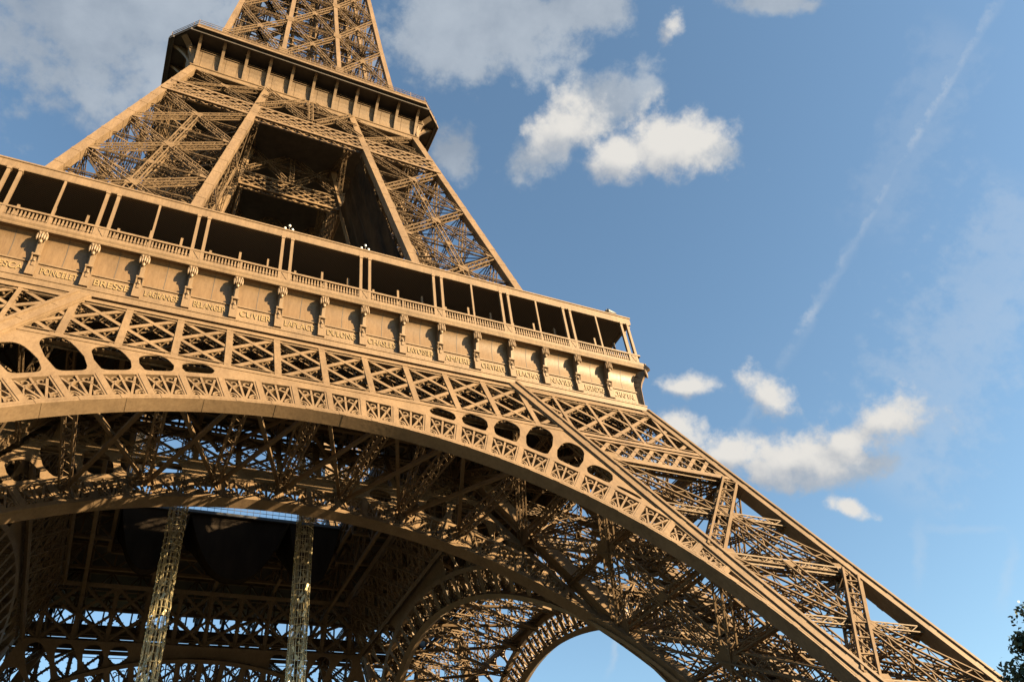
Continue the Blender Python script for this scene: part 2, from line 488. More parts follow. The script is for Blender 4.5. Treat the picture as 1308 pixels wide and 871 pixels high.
# second storey lattice of the leg
mb = MB()
leg_braces(mb, [60.2, 66.2, 77.2, 88.2, 99.0], 0.72, 0.8, 0.11, 0.06)
leg_braces(mb, [102.6, 110.3], 0.7, 0.8, 0.11, 0.06)
for z0 in (66.2, 77.2, 88.2, 99.0):
    for a, b_ in ((1, 4), (2, 3)):
        mb.girder(cpos(a, z0), cpos(b_, z0), 0.5, 0.5, (0, 0, 1), 1.0, 0.1, 0.06)
for z0, z1 in zip([60.2, 66.2, 71.7, 77.2, 82.7, 88.2, 93.7], [66.2, 71.7, 77.2, 82.7, 88.2, 93.7, 99]):
    c0 = (cpos(1, z0) + cpos(4, z0)) / 2; c1_ = (cpos(1, z1) + cpos(4, z1)) / 2
    for i in (1, 2, 3, 4):
        mb.cbar(cpos(i, z0), c1_, 0.11); mb.cbar(c0, cpos(i, z1), 0.11)
    for dx, dy in ((1.3, 1.3), (-1.3, -1.3), (1.3, -1.3), (-1.3, 1.3)):
        mb.cbar(c0 + V3(dx, dy, 0), c1_ + V3(dx, dy, 0), 0.16)
    for k in range(6):
        p_ = c0 + (c1_ - c0) * k / 6; q_ = c0 + (c1_ - c0) * (k + 1) / 6
        mb.cbar(p_ + V3(-1.3, -1.3, 0), q_ + V3(1.3, -1.3, 0), 0.08); mb.cbar(p_ + V3(-1.3, -1.3, 0), q_ + V3(-1.3, 1.3, 0), 0.08)
        mb.cbar(p_ + V3(1.3, 1.3, 0), q_ + V3(1.3, -1.3, 0), 0.08)
leg2 = mb.build('upper_leg_lattice', IRON_SHADED, tower)
# chords: box with raised edge flanges


def chord(i, zs, wd, name, parent, groove=True):
    mb = MB()
    sx = 1 if i in (1, 3) else -1; sy = -1 if i in (1, 2) else 1
    ins = 0.0
    for z0, z1 in zip(zs, zs[1:]):
        a, b_ = cpos(i, z0) + ins, cpos(i, z1) + ins
        mb.cbar(a, b_, wd, wd, (0, -1, 0))
        ln_ = np.linalg.norm(b_ - a)
        for q in range(int(ln_ / 3.6)):
            p0 = a + (b_ - a) * (q * 3.6 + 1.2) / ln_; p1 = a + (b_ - a) * (q * 3.6 + 1.75) / ln_
            mb.cbar(p0, p1, wd + 0.05, wd + 0.05, (0, -1, 0))
        if groove:
            u = nrm(b_ - a); n = nrm(V3(0, sy, 0) - u * (sy * u[1])); v = nrm(V3(sx, 0, 0) - u * (sx * u[0])); v = nrm(v - n * (v @ n))
            for e in (-1, 1):
                mb.bar(a + v * e * wd * 0.40, b_ + v * e * wd * 0.40, wd * 0.22, 0.16, n, wd / 2 + 0.13)
                mb.bar(a + n * e * wd * 0.40, b_ + n * e * wd * 0.40, wd * 0.22, 0.16, v, wd / 2 + 0.13)
    return mb.build(name, IRON, parent)


for i in (1, 2, 3, 4):
    chord(i, [1.5, 47.5] if i != 4 else [1.5, 59.8], 1.05, 'corner_chord', leg)
    chord(i, [60.2, 110.2], 0.98, 'corner_chord', leg2, groove=False)
for r_ in HALF:
    copy_part(leg, r_, tower); copy_part(leg2, r_, tower)
# masonry footings
for i in (1, 2, 3, 4):
    mb = MB()
    p_ = cpos(i, 1.0)
    prev = None
    rings = []
    for zz, s_ in ((0.0, 3.0), (2.2, 2.6), (2.2, 2.0), (3.6, 1.1)):
        rings.append([(p_[0] + a * s_, p_[1] + b_ * s_, zz + (0.004 if zz == 0 else 0)) for a, b_ in ((-1, -1), (1, -1), (1, 1), (-1, 1))])
    for A, B_ in zip(rings, rings[1:]):
        for j in range(4): mb.poly([A[j], A[(j + 1) % 4], B_[(j + 1) % 4], B_[j]])
    mb.poly(rings[-1])
    foot = mb.build('masonry_footing', STONE, tower)
    for r_ in HALF: copy_part(foot, r_, tower)


# ------------------------------------------------------------------ inclined faces
class Plane:
    def __init__(s, y0, k):
        s.y0, s.k = y0, k; s.nm = math.sqrt(1 + k * k); s.n = V3(0, -1, k) / s.nm

    def P(s, x, z, d=0.0):          # z = height
        return V3(x, s.y0 + s.k * z, z) - s.n * d

    def S(s, x, sl, d=0.0):         # sl = distance up the slope
        return s.P(x, sl / s.nm, d)


OUT = Plane(-54.014, K1)
INN = Plane(-41.1, 0.4843)


def chord_x(pl, z): return HI(z)


def clip(a, b_, xlim):
    """clip a segment (x,z)-(x,z) to |x| <= xlim(z) (linear)"""
    pts = []
    n = 60
    ins = [abs(a[0] + (b_[0] - a[0]) * i / n) <= xlim(a[1] + (b_[1] - a[1]) * i / n) for i in range(n + 1)]
    if not any(ins): return None
    i0 = ins.index(True); i1 = n - ins[::-1].index(True)
    if i1 - i0 < 2: return None
    f = lambda i: (a[0] + (b_[0] - a[0]) * i / n, a[1] + (b_[1] - a[1]) * i / n)
    return f(i0), f(i1)


PIT = 66.0 / 18


def box_member(mb, pl, a, b_, w, depth=0.6, pitch=0.62, lace=True, front=0.0):
    A, B_ = pl.P(a[0], a[1], -front), pl.P(b_[0], b_[1], -front)
    n = pl.n
    mb.bar(A, B_, w, 0.07, n)
    if not lace: return
    uu_ = nrm(B_ - A); vv_ = np.cross(n, uu_); L2 = np.linalg.norm(B_ - A); ks = int(L2 / 0.62)
    for q in range(1, ks):
        for e in (-1, 1):
            c0_ = A + uu_ * L2 * q / ks + vv_ * e * (w / 2 + 0.03) - n * 0.16
            mb.bar(c0_ - uu_ * 0.07, c0_ + uu_ * 0.07, 0.14, 0.10, n)
    mb.bar(A - n * depth, B_ - n * depth, w * 0.3, 0.05, n)
    u = nrm(B_ - A); v = np.cross(n, u); ln = np.linalg.norm(B_ - A); k = max(2, int(ln / pitch))
    for e in (-1, 1):
        o = v * e * (w / 2 - 0.03)
        for q in range(k):
            p0 = A + u * ln * q / k; p1 = A + u * ln * (q + 1) / k
            a_, c_ = (0.07, depth) if q % 2 else (depth, 0.07)
            if e * v[2] < 0: mb.bar(p0 + o - n * a_, p1 + o - n * c_, 0.08, 0.04, v * e)


def belt(pl, outer):
    xl = (lambda z: H(z) - 0.3) if outer else (lambda z: HI(z) - 0.2)
    zt, zb = (46.85, 41.0) if outer else (48.6, 43.1)
    lat = MB(); rails = MB()
    kmax = 9 if outer else 6
    for k in range(-kmax, kmax + 1):
        x = k * PIT
        c_ = clip((x, zb), (x, zt), xl)
        if c_:
            on_leg = abs(x) > HI(44) - 0.5
            box_member(lat, pl, c_[0], c_[1], 0.30 if on_leg and outer else 0.50, front=0.02)
    for k in range(-kmax - 2, kmax + 3):
        for s_ in (1, -1):
            x0 = k * PIT; x1 = (k + 2 * s_) * PIT
            c_ = clip((x0, zt), (x1, zb), xl)
            if c_: box_member(lat, pl, c_[0], c_[1], 0.34, front=-0.035 if s_ > 0 else -0.06)
    # rails
    for z, hh in ((zt + 0.12, 0.5), (zb - 0.15, 0.42)):
        x = xl(z)
        for fr, dd in ((0.05, 0.12), (-0.75, 0.1)):
            rails.bar(pl.P(-x, z, -fr), pl.P(x, z, -fr), hh, dd, pl.n)
        rails.bar(pl.P(-x, z + 0.0, -0.02) - pl.n * 0.4, pl.P(x, z, -0.02) - pl.n * 0.4, 0.06, 0.5, pl.n)
    for z in (zt - 0.45, zb + 0.35):
        x = xl(z); rails.bar(pl.P(-x, z, -0.03), pl.P(x, z, -0.03), 0.10, 0.1, pl.n)
    if outer:
        # lower small lattice over each leg
        for s_ in (-1, 1):
            for z, hh in ((37.7, 0.45), (40.3, 0.3)):
                a, b_ = s_ * (HI(z) + 0.3), s_ * (H(z) - 0.3)
                rails.bar(pl.P(a, z, -0.05), pl.P(b_, z, -0.05), hh, 0.12, pl.n)
                rails.bar(pl.P(a, z, 0.8), pl.P(b_, z, 0.8), hh, 0.1, pl.n)
            z0, z1 = 37.8, 40.3
            for k in range(10):
                xa = HI(38) + k * 1.55
                for q, w_ in ((2.4, 0.34), (-2.4, 0.16)):
                    a, b_ = (xa, z0), (xa + q, z1)
                    if xa + q < HI(40) or xa > H(38) - 0.3 or xa + q > H(40.3) - 0.3: continue
                    box_member(lat, pl, (s_ * a[0], z0), (s_ * b_[0], z1), w_, front=-0.03)
    r_ = rails.build('belt_truss', IRON, tower)
    lat.build('diagonal_lattice', IRON, r_)
    return r_


for pl, o_ in ((OUT, True), (INN, False)):
    r0 = belt(pl, o_)
    for r_ in HALF: copy_part(r0, r_, tower)


# ------------------------------------------------------------------ arches
def ribbon(mb, pts, w, d, n):
    """flat bent strip through 3-D points, w wide in the face, d deep"""
    for a, b_ in zip(pts, pts[1:]):
        mb.bar(a, b_, w, d, n)


def arch(pl, sc_, R0, band, main):
    """decorated arch rib; sc_ = centre up the slope, R0 intrados radius"""
    R1 = R0 + band
    PT = lambda th, r, d=0.0: pl.S(r * math.sin(th), sc_ + r * math.cos(th), d)
    END = R(84)

    def rch(th):                       # radius of the leg chord's inner edge at this angle
        lo, hi = R0 - 3, 60.0
        for _ in range(30):
            mid = (lo + hi) / 2
            x = mid * math.sin(abs(th)); z = (sc_ + mid * math.cos(th)) / pl.nm
            if x > HI(z) - 0.5: hi = mid
            else: lo = mid
        return lo
    rtop = lambda th: min(R1, max(rch(th), R0 + 0.8))
    rib = MB(); n = 168
    ths = [-END + 2 * END * i / n for i in range(n + 1)]
    sd = V3(0, math.cos(R(31)), -math.sin(R(31)))      # the soffit slopes down inwards
    for a, b_ in zip(ths, ths[1:]):
        f0, f1 = PT(a, R0, -0.06), PT(b_, R0, -0.06); g0, g1 = PT(a, R0 + 0.50, -0.06), PT(b_, R0 + 0.50, -0.06)
        rib.poly([f0, g0, g1, f1])
        rib.poly([g0, PT(a, R0 + 0.50, 0.1), PT(b_, R0 + 0.50, 0.1), g1])
        s0, s1 = f0 + sd * 0.95, f1 + sd * 0.95
        rib.poly([f0, f1, s1, s0])
        t0, t1 = PT(a, R0 + 0.50, 1.1), PT(b_, R0 + 0.50, 1.1)
        rib.poly([s0, s1, t1, t0])
        rib.poly([PT(a, R0 + 0.50, 0.1), t0, t1, PT(b_, R0 + 0.50, 0.1)])
        # thin raised line along the flange
        rib.poly([PT(a, R0 + 0.20, -0.075), PT(a, R0 + 0.24, -0.075), PT(b_, R0 + 0.24, -0.075), PT(b_, R0 + 0.20, -0.075)])
        # outer rail
        ra, rb = rtop(a), rtop(b_)
        for fr in (-0.05, 0.9):
            rib.poly([PT(a, ra - 0.36, fr), PT(a, ra + 0.12, fr), PT(b_, rb + 0.12, fr), PT(b_, rb - 0.36, fr)])
        rib.poly([PT(a, ra - 0.36, -0.05), PT(b_, rb - 0.36, -0.05), PT(b_, rb - 0.36, 0.9), PT(a, ra - 0.36, 0.9)])
        rib.poly([PT(a, ra + 0.12, -0.05), PT(a, ra + 0.12, 0.9), PT(b_, rb + 0.12, 0.9), PT(b_, rb + 0.12, -0.05)])
    for k in range(-20, 21):
        th = R(4.05) * (k + 0.35)
        if abs(th) < END: rib.bar(PT(th, R0 + 0.01), PT(th, R0 + 0.49), 0.5, 0.03, pl.n, 0.082)
    for k in range(-10, 11):
        th = R(8.1) * (k + 0.2)
        if abs(th) < END:
            f0 = PT(th, R0 - 0.004, -0.06); rib.bar(f0, f0 + sd * 0.94, 0.16, 0.02, -(PT(th, R0 + 1) - PT(th, R0)), 0.012)
    ro = rib.build('arch_rib', IRON, tower)
    # scroll band
    sb = MB(); step = R(4.05) * 35.5 / (R0 + 1.7)
    kk = int(R(66) / step)
    n3 = pl.n
    for k in range(-kk, kk + 1):
        th = k * step
        rt = rtop(th) - 0.30
        if rt - (R0 + 0.50) < 0.5: continue
        a, b_ = PT(th, R0 + 0.45), PT(th, rt + 0.1)
        sb.bar(a, b_, 0.58, 0.07, n3, 0.03); sb.bar(a, b_, 0.30, 0.05, n3, 0.07)
        sb.bar(a - n3 * 0.85, b_ - n3 * 0.85, 0.6, 0.06, n3)
        for e in (-0.3, 0.3):
            off = e / (R0 + 1.7)
            for q in range(4):
                p0 = PT(th + off, R0 + 0.5 + (rt - R0 - 0.5) * q / 4, 0.06 if q % 2 else 0.85); p1 = PT(th + off, R0 + 0.5 + (rt - R0 - 0.5) * (q + 1) / 4, 0.85 if q % 2 else 0.06)
                sb.cbar(p0, p1, 0.06)
        if k == kk: continue
        tc_ = th + step / 2; cw = step * (R0 + 1.7) / 2 - 0.29; r0 = R0 + 0.50; r1 = rtop(tc_) - 0.34; hh = r1 - r0
        if hh < 0.6: continue
        Q = lambda x, y, d=0.0: PT(tc_ + x / (R0 + 1.7), r0 + y * hh, d)
        for x, y in ((-cw * 0.92, 0.92), (0.0, 1.0), (cw * 0.92, 0.92)):
            sb.bar(Q(0 + x * 0.08, 0.0), Q(x, y), 0.15, 0.22, n3)
        ribbon(sb, [Q(cw * 0.98 * math.sin(a_), 0.10 + 0.62 * math.cos(a_)) for a_ in np.linspace(-1.5, 1.5, 13)], 0.09, 0.2, n3)
        for sg in (-1, 1):
            # spiral under the outer rail and fan in the lower corner
            cx, cy = sg * cw * 0.50, 0.80
            ribbon(sb, [Q(cx + sg * (0.09 + 0.05 * a_) * math.cos(a_), cy + (0.09 + 0.05 * a_) * math.sin(a_) / hh) for a_ in np.linspace(0, 5.6, 13)], 0.09, 0.2, n3)
            cx, cy = sg * cw * 0.78, 0.06
            ribbon(sb, [Q(cx + sg * 0.34 * math.cos(a_), cy + 0.5 * math.sin(a_) / hh) for a_ in np.linspace(0.0, 3.14, 9)], 0.13, 0.22, n3)
            ribbon(sb, [Q(cx + sg * 0.16 * math.cos(a_), cy + 0.24 * math.sin(a_) / hh) for a_ in np.linspace(0.0, 3.14, 6)], 0.08, 0.2, n3)
    sb.build('scroll_band', IRON, ro)
    # pierced spandrel plate between rib and belt
    sp = MB()
    ztop = 41.0 if main else 43.1
    dth = R(0.225)
    holes = []
    for k in range(3, 10):
        a0, a1 = k * step, (k + 1) * step; c_ = (a0 + a1) / 2
        rt = min((ztop - 0.42) * pl.nm - sc_, 1e9) / math.cos(c_)
        rt = min(rt, rch(c_) - 0.95, R1 + 5.0)
        rb = R1 + 0.26
        if rt - rb > 0.35: holes += [(c_, rb, rt), (-c_, rb, rt)]
    nn = int(R(52) / dth)
    hw = step / 2 - R(0.42)

    def solid(th):
        top = min(((ztop) * pl.nm - sc_) / math.cos(th), rch(th) + 0.1)
        iv = [(R1 + 0.1, top)]
        for c_, rb, rt in holes:
            if abs(th - c_) < hw * 0.999:
                q = (1 - (abs(th - c_) / hw) ** 2.6) ** (1 / 2.6)
                m_ = rb + (rt - rb) * 0.42
                lo = m_ - (m_ - rb) * (1 - (abs(th - c_) / hw) ** 4.5) ** (1 / 4.5); hi = m_ + (rt - m_) * q
                iv = [(R1 + 0.1, min(lo, top)), (min(hi, top), top)]
        return iv
    prev = None
    for i in range(-nn, nn + 1):
        th = i * dth
        iv = solid(th)
        if iv[-1][1] <= R1 + 0.12 and len(iv) == 1: prev = None; continue
        if prev:
            pth, piv = prev
            if len(piv) == len(iv):
                prs = list(zip(piv, iv))
            elif len(piv) == 1:
                m_ = (iv[0][1] + iv[1][0]) / 2; prs = [((piv[0][0], m_), iv[0]), ((m_, piv[0][1]), iv[1])]
            else:
                m_ = (piv[0][1] + piv[1][0]) / 2; prs = [(piv[0], (iv[0][0], m_)), (piv[1], (m_, iv[0][1]))]
            for qi, ((a0, a1), (b0, b1)) in enumerate(prs):
                if a1 - a0 < 0.005 and b1 - b0 < 0.005: continue
                for d in (0.0, 0.07):
                    sp.poly([PT(pth, a0, d), PT(pth, a1, d), PT(th, b1, d), PT(th, b0, d)])
                if len(prs) == 2:
                    e0, e1 = (a1, b1) if qi == 0 else (a0, b0)
                    sp.poly([PT(pth, e0, 0), PT(th, e1, 0), PT(th, e1, 0.07), PT(pth, e0, 0.07)])
                    # little brackets inside the opening
                    if i % 3 == 0 and True:
                        sgn = 1 if qi == 0 else -1
                        sp.cbar(PT(th, e1 - 0.05 * sgn, 0.40), PT(th, e1 - 0.05 * sgn, 0.22), 0.12)
        prev = (th, iv)
    sp.build('spandrel_plate', IRON, ro)
    return ro


for args in ((OUT, 6.469, 33.866, 3.38, True), (INN, 6.57, 36.5, 3.3, False)):
    a0 = arch(*args)
    for r_ in HALF: copy_part(a0, r_, tower)

# ties between the outer and the inner arch of a side
mb = MB()
NB = 6
xs = [k * PIT * 1.5 for k in range(-3, 4)]
def topo(x, inner):
    if inner: R_, s_, pl = 39.6, 6.57, INN
    else: R_, s_, pl = 37.1, 6.469, OUT
    z = (s_ + math.sqrt(max(R_ * R_ - x * x, 1))) / pl.nm
    return pl.P(x, z, 0.5)
for k in range(len(xs) - 1):
    mb.bar(topo(xs[k], 0), topo(xs[k + 1], 1), 0.30, 0.30, (0, 0, 1), 0.2)
    mb.bar(topo(xs[k + 1], 0), topo(xs[k], 1), 0.30, 0.30, (0, 0, 1), -0.25)
for x in xs:
    mb.girder(topo(x, 0), topo(x, 1), 0.7, 0.9, (0, 0, 1), 0.9, 0.13, 0.08)
for x0, x1 in zip(xs[::2], xs[2::2]):
    for ya, yb in ((0, 1), (1, 0)):
        A = OUT.P(x0, 46.6, 0.5) if ya == 0 else INN.P(x0, 46.6, 0.5); B_ = INN.P(x1, 46.6, 0.5) if yb == 1 else OUT.P(x1, 46.6, 0.5)
        mb.bar(A, B_, 0.28, 0.3, (0, 0, 1), -0.25 * ya)
for x in xs[1::2]:   # sloping ties up to the floor
    mb.girder(OUT.P(x, 46.4, 0.6), topo(x, 1), 0.5, 0.5, (1, 0, 0), 0.9, 0.1, 0.07)
tie = mb.build('arch_tie_bracing', IRON_SHADED, tower)
for r_ in HALF: copy_part(tie, r_, tower)

# ------------------------------------------------------------------ first floor
# deck ring with a square well, and deep lattice floor girders under it
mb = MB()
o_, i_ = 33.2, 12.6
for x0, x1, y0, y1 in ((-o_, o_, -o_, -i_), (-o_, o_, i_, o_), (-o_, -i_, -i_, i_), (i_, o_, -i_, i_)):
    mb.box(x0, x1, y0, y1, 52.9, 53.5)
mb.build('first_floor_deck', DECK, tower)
mb = MB()
def floor_truss(mb, a, b_, z0, z1, n):
    a = V3(*a); b_ = V3(*b_); ln = np.linalg.norm(b_ - a); u = nrm(b_ - a); k = max(2, int(round(ln / 3.4)))
    for z in (z0, z1): mb.bar(V3(a[0], a[1], z), V3(b_[0], b_[1], z), 0.35, 0.4, n, 0.2)
    for q in range(k):
        p0 = a + u * ln * q / k; p1 = a + u * ln * (q + 1) / k
        mb.bar(V3(p0[0], p0[1], z0), V3(p1[0], p1[1], z1), 0.2, 0.12, n, 0.06); mb.bar(V3(p0[0], p0[1], z1), V3(p1[0], p1[1], z0), 0.2, 0.12, n, -0.07)
        mb.bar(V3(p0[0], p0[1], z0), V3(p0[0], p0[1], z1), 0.2, 0.2, n, 0.1)
for k in range(-4, 5):
    c_ = k * PIT * 2
    for ax in (0, 1):
        if abs(c_) <= i_:
            sg = ((-32.5, -i_ - 0.2), (i_ + 0.2, 32.5))
        else: sg = ((-32.5, 32.5),)
        for s0, s1 in sg:
            if ax == 0: floor_truss(mb, (c_, s0, 0), (c_, s1, 0), (49.4 if abs(c_) <= i_ else 47.6), 52.6, V3(1, 0, 0))
            else: floor_truss(mb, (s0, c_, 0), (s1, c_, 0), (49.5 if abs(c_) <= i_ + 3 else 47.7), 52.5, V3(0, 1, 0))
for s_ in (-1, 1):
    floor_truss(mb, (-i_, s_ * (i_ + 0.3), 0), (i_, s_ * (i_ + 0.3), 0), 50.8, 52.8, V3(0, 1, 0))
    floor_truss(mb, (s_ * (i_ + 0.3), -i_, 0), (s_ * (i_ + 0.3), i_, 0), 50.8, 52.8, V3(1, 0, 0))
mb.build('floor_girders', IRON_SHADED, tower)
# pavilions behind the gallery
mb = MB()
for s_ in (1,):
    mb.box(-17, 17, -28.0, -17.0, 53.5, 58.6)
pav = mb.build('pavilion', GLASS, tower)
f = MB()
for k in range(18):
    x = -17 + 34 * k / 17; f.box(x - 0.09, x + 0.09, -28.12, -27.95, 53.5, 58.6)
for z in (54.6, 58.5): f.box(-17.1, 17.1, -28.12, -27.95, z, z + 0.15)
f.build('window_frames', BLACK, pav)
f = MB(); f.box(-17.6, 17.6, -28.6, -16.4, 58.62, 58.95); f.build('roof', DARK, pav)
for r_ in HALF: copy_part(pav, r_, tower)

# frieze, ledge, cove and cornice: profile swept round the square
def ring(mb, prof, seg=(0, 1, 2, 3)):
    """prof: (half width, z) points; mitred strips on all four sides"""
    for (h0, z0), (h1, z1) in zip(prof, prof[1:]):
        q0 = [(-h0, -h0, z0), (h0, -h0, z0), (h0, h0, z0), (-h0, h0, z0)]; q1 = [(-h1, -h1, z1), (h1, -h1, z1), (h1, h1, z1), (-h1, h1, z1)]
        for j in seg: mb.poly([q0[j], q0[(j + 1) % 4], q1[(j + 1) % 4], q1[j]])


mb = MB()
ring(mb, [(32.6, 46.95), (32.9, 47.0), (32.9, 47.68), (33.42, 47.7), (33.42, 47.85), (33.34, 47.9), (33.34, 48.3), (33.4, 48.34), (33.4, 48.46), (33.05, 48.5)])
mb.build('ledge', IRON, tower)
mb = MB()
ring(mb, [(33.0, 48.55), (33.0, 50.18), (33.1, 50.2), (33.1, 50.34), (33.0, 50.36)])
for r_ in range(4):
    c_, s_ = round(math.cos(r_ * math.pi / 2)), round(math.sin(r_ * math.pi / 2))
    for k in range(18 * 9):
        x = -33 + (k + 0.5) * 66 / (18 * 9)
        p = V3(c_ * x + s_ * 33.03, s_ * x - c_ * 33.03, 48.78)
        mb.box(p[0] - 0.06, p[0] + 0.06, p[1] - 0.06, p[1] + 0.06, 48.72, 48.86)
frieze = mb.build('name_frieze', IRON, tower)
cove_prof = [(33.0, 50.36)]
for i in range(13):
    a = R(90) * i / 12
    cove_prof.append((33.0 + 0.80 * (1 - math.cos(a)), 50.95 + 1.88 * math.sin(a)))
mb = MB(); ring(mb, cove_prof, (0, 1, 3))      # the far side stands open to the sky between its consoles
cove = mb.build('cove_panel', COVE, tower, smooth=False)
cove.data.polygons.foreach_set('use_smooth', [True] * len(cove.data.polygons))
# merge the cove's strips so that it shades as one curve
import bmesh
bm_ = bmesh.new(); bm_.from_mesh(cove.data); bmesh.ops.remove_doubles(bm_, verts=bm_.verts, dist=0.001)
for e in bm_.edges:
    if len(e.link_faces) == 2 and e.link_faces[0].normal.angle(e.link_faces[1].normal, 0) > 0.6: e.smooth = False
bm_.to_mesh(cove.data); bm_.free()
mb = MB()     # panel joints
for r_ in (0, 1, 3):
    c_, s_ = round(math.cos(r_ * math.pi / 2)), round(math.sin(r_ * math.pi / 2))
    for k in range(18):
        x = -33 + (k + 0.5) * 66 / 18
        for (h0, z0), (h1, z1) in zip(cove_prof, cove_prof[1:]):
            P0 = V3(c_ * x + s_ * (h0 + .012), s_ * x - c_ * (h0 + .012), z0); P1 = V3(c_ * x + s_ * (h1 + .012), s_ * x - c_ * (h1 + .012), z1)
            mb.bar(P0, P1, 0.045, 0.02, V3(s_, -c_, 0))
tag(mb.build('panel_joints', DARK, cove), kind='stuff')
mb = MB()
ring(mb, [(33.6, 52.84), (34.02, 52.84), (34.08, 52.95), (34.03, 53.1), (34.14, 53.3), (34.14, 53.62), (33.7, 53.68), (33.0, 53.68)])
mb.build('cornice', IRON, tower)

# console bracket
def console_mesh():
    mb = MB(); w = 0.30
    prof = [(33.0, 48.62), (33.42, 48.62), (33.42, 50.0), (33.5, 50.05), (33.5, 50.2)]
    def slab(pts, hw):
        L_ = [(-hw, -a, z) for a, z in pts]; R_ = [(hw, -a, z) for a, z in pts]
        mb.poly(L_); mb.poly(R_[::-1])
        for i in range(len(pts)):
            j = (i + 1) % len(pts); mb.poly([L_[i], R_[i], R_[j], L_[j]])
    slab([(32.9, 48.62), (33.44, 48.62), (33.44, 49.5), (33.36, 49.55), (33.36, 50.55), (33.56, 50.62), (33.56, 50.8), (32.9, 50.8)], 0.30)
    slab([(33.3, 49.6), (33.42, 49.6), (33.42, 50.5), (33.3, 50.5)], 0.10)
    fr = [(33.46, 50.8), (33.62, 51.4), (33.80, 51.95), (33.92, 52.35), (33.97, 52.6), (33.97, 52.84)]
    slab([(32.95, 50.8)] + fr + [(32.95, 52.84)], 0.20)
    slab([(32.95, 50.8)] + [(a + 0.09, z) for a, z in fr[:-1]] + [(33.95, 52.8), (32.95, 52.8)], 0.11)
    # round boss in the niche, garland on the shaft and leafy head
    mb.ball((0, -33.42, 50.12), 0.14, 8)
    for sx in (-1, 1): mb.tube([(sx * 0.24, -33.2, 49.6), (sx * 0.24, -33.5, 50.6)], 0.05, 5)
    for k in range(5):
        a = (k - 2) * 0.16
        mb.ball((a, -34.02 + abs(a) * 0.3, 52.36 - abs(a) * 0.3), 0.13, 8, (0.8, 1.1, 3.2))
    mb.ball((0, -33.86, 51.85), 0.16, 8, (1, 1, 1.6))
    for sx in (-1, 1): mb.ball((sx * 0.22, -33.95, 52.62), 0.15, 8, (1, 1.3, 1))
    return mb


con0 = console_mesh().build('console_bracket', IRON, tower)
first = True
for r_ in range(4):
    c_, s_ = math.cos(r_ * math.pi / 2), math.sin(r_ * math.pi / 2)
    for k in range(1, 18):
        x = -33 + k * 66 / 18
        o = con0 if first else con0.copy()
        if not first: C.objects.link(o)
        first = False
        o.parent = tower; o.location = (c_ * x, s_ * x, 0); o.rotation_euler = (0, 0, r_ * math.pi / 2)
for r_ in range(4):     # corner ones, set diagonally
    mb = MB()
    d = V3(1, -1, 0) / math.sqrt(2)
    q = lambda a, z: V3(a, -a, z)
    for (a0, z0), (a1, z1) in zip([(33.2, 48.6), (33.3, 50.8), (33.42, 51.3), (33.62, 51.8), (33.85, 52.2), (33.95, 52.6)], [(33.3, 50.8), (33.42, 51.3), (33.62, 51.8), (33.85, 52.2), (33.95, 52.6), (34.3, 52.84)]):
        mb.bar(q(a0, z0), q(a1, z1), 0.42, 0.9, d, 0.05)
    for k in range(5):
        a = (k - 2) * 0.17; e = V3(1, 1, 0) / math.sqrt(2)
        p = V3(33.95, -33.95, 52.4) + e * a
        mb.ball(p, 0.15, 8, (1, 1, 2.6))
    o = mb.build('corner_console', IRON, tower); o.rotation_euler = (0, 0, r_ * math.pi / 2)

# lettering: the names in gilt on the side that faces the camera
NAMES = ['SEGUIN', 'LALANDE', 'TRESCA', 'PONCELET', 'BRESSE', 'LAGRANGE', 'BELANGER', 'CUVIER', 'LAPLACE', 'DULONG', 'CHASLES',
         'LAVOISIER', 'AMPERE', 'CHEVREUL', 'FLACHAT', 'NAVIER', 'LEGENDRE', 'CHAPTAL']
dg = None
for i, nm in enumerate(NAMES):
    cu_ = bpy.data.curves.new('lettering', 'FONT'); cu_.body = nm; cu_.size = 0.92; cu_.extrude = 0.03; cu_.offset = 0.0
    cu_.align_x = 'CENTER'; cu_.align_y = 'CENTER'; cu_.space_character = 1.12
    to = bpy.data.objects.new('tmp_text', cu_); C.objects.link(to)
    bpy.context.view_layer.update()
    cu_.space_character = 1.12 * max(0.9, min(1.6, 2.4 / to.dimensions.x))
    bpy.context.view_layer.update()
    dg = bpy.context.evaluated_depsgraph_get()
    me = bpy.data.meshes.new_from_object(to.evaluated_get(dg)); me.name = 'lettering'
    wdt = to.dimensions.x
    bpy.data.objects.remove(to); bpy.data.curves.remove(cu_)
    me.materials.clear(); me.materials.append(GILT)
    o = bpy.data.objects.new('lettering', me); C.objects.link(o); o.parent = frieze
    sx = min(1.0, 2.5 / wdt)
    o.location = (-33 + (i + 0.5) * 66 / 18, -33.035, 49.52); o.rotation_euler = (R(90), 0, 0); o.scale = (sx, 1, 1)
    o['label'] = 'gilt name ' + nm

# balustrade
def balustrade():
    mb = MB()
    mb.box(-33.9, 33.9, -33.9, -33.65, 53.66, 53.86)
    mb.box(-33.9, 33.9, -33.92, -33.62, 54.78, 54.98)
    n = 18 * 14
    for k in range(n):
        x = -33.4 + (k + 0.5) * 66.8 / n
        j = (x + 33) / PIT
        if round(j) % 2 == 0 and abs(j - round(j)) * PIT < 0.36: continue
        mb.box(x - 0.055, x + 0.055, -33.82, -33.70, 53.86, 54.78)
        mb.box(x - 0.085, x + 0.085, -33.85, -33.67, 54.05, 54.3)
    for k in range(19):
        x = -33 + k * PIT
        hw_ = 0.30 if k % 2 == 0 else 0.09
        mb.box(x - hw_, x + hw_, -33.87, -33.65, 53.86, 54.78)
        if k % 2 == 0:
            mb.bar((x - 0.24, -33.88, 53.9), (x + 0.24, -33.88, 54.72), 0.08, 0.03, (0, -1, 0), 0.01); mb.bar((x - 0.24, -33.88, 54.72), (x + 0.24, -33.88, 53.9), 0.08, 0.03, (0, -1, 0), 0.03)
    return mb


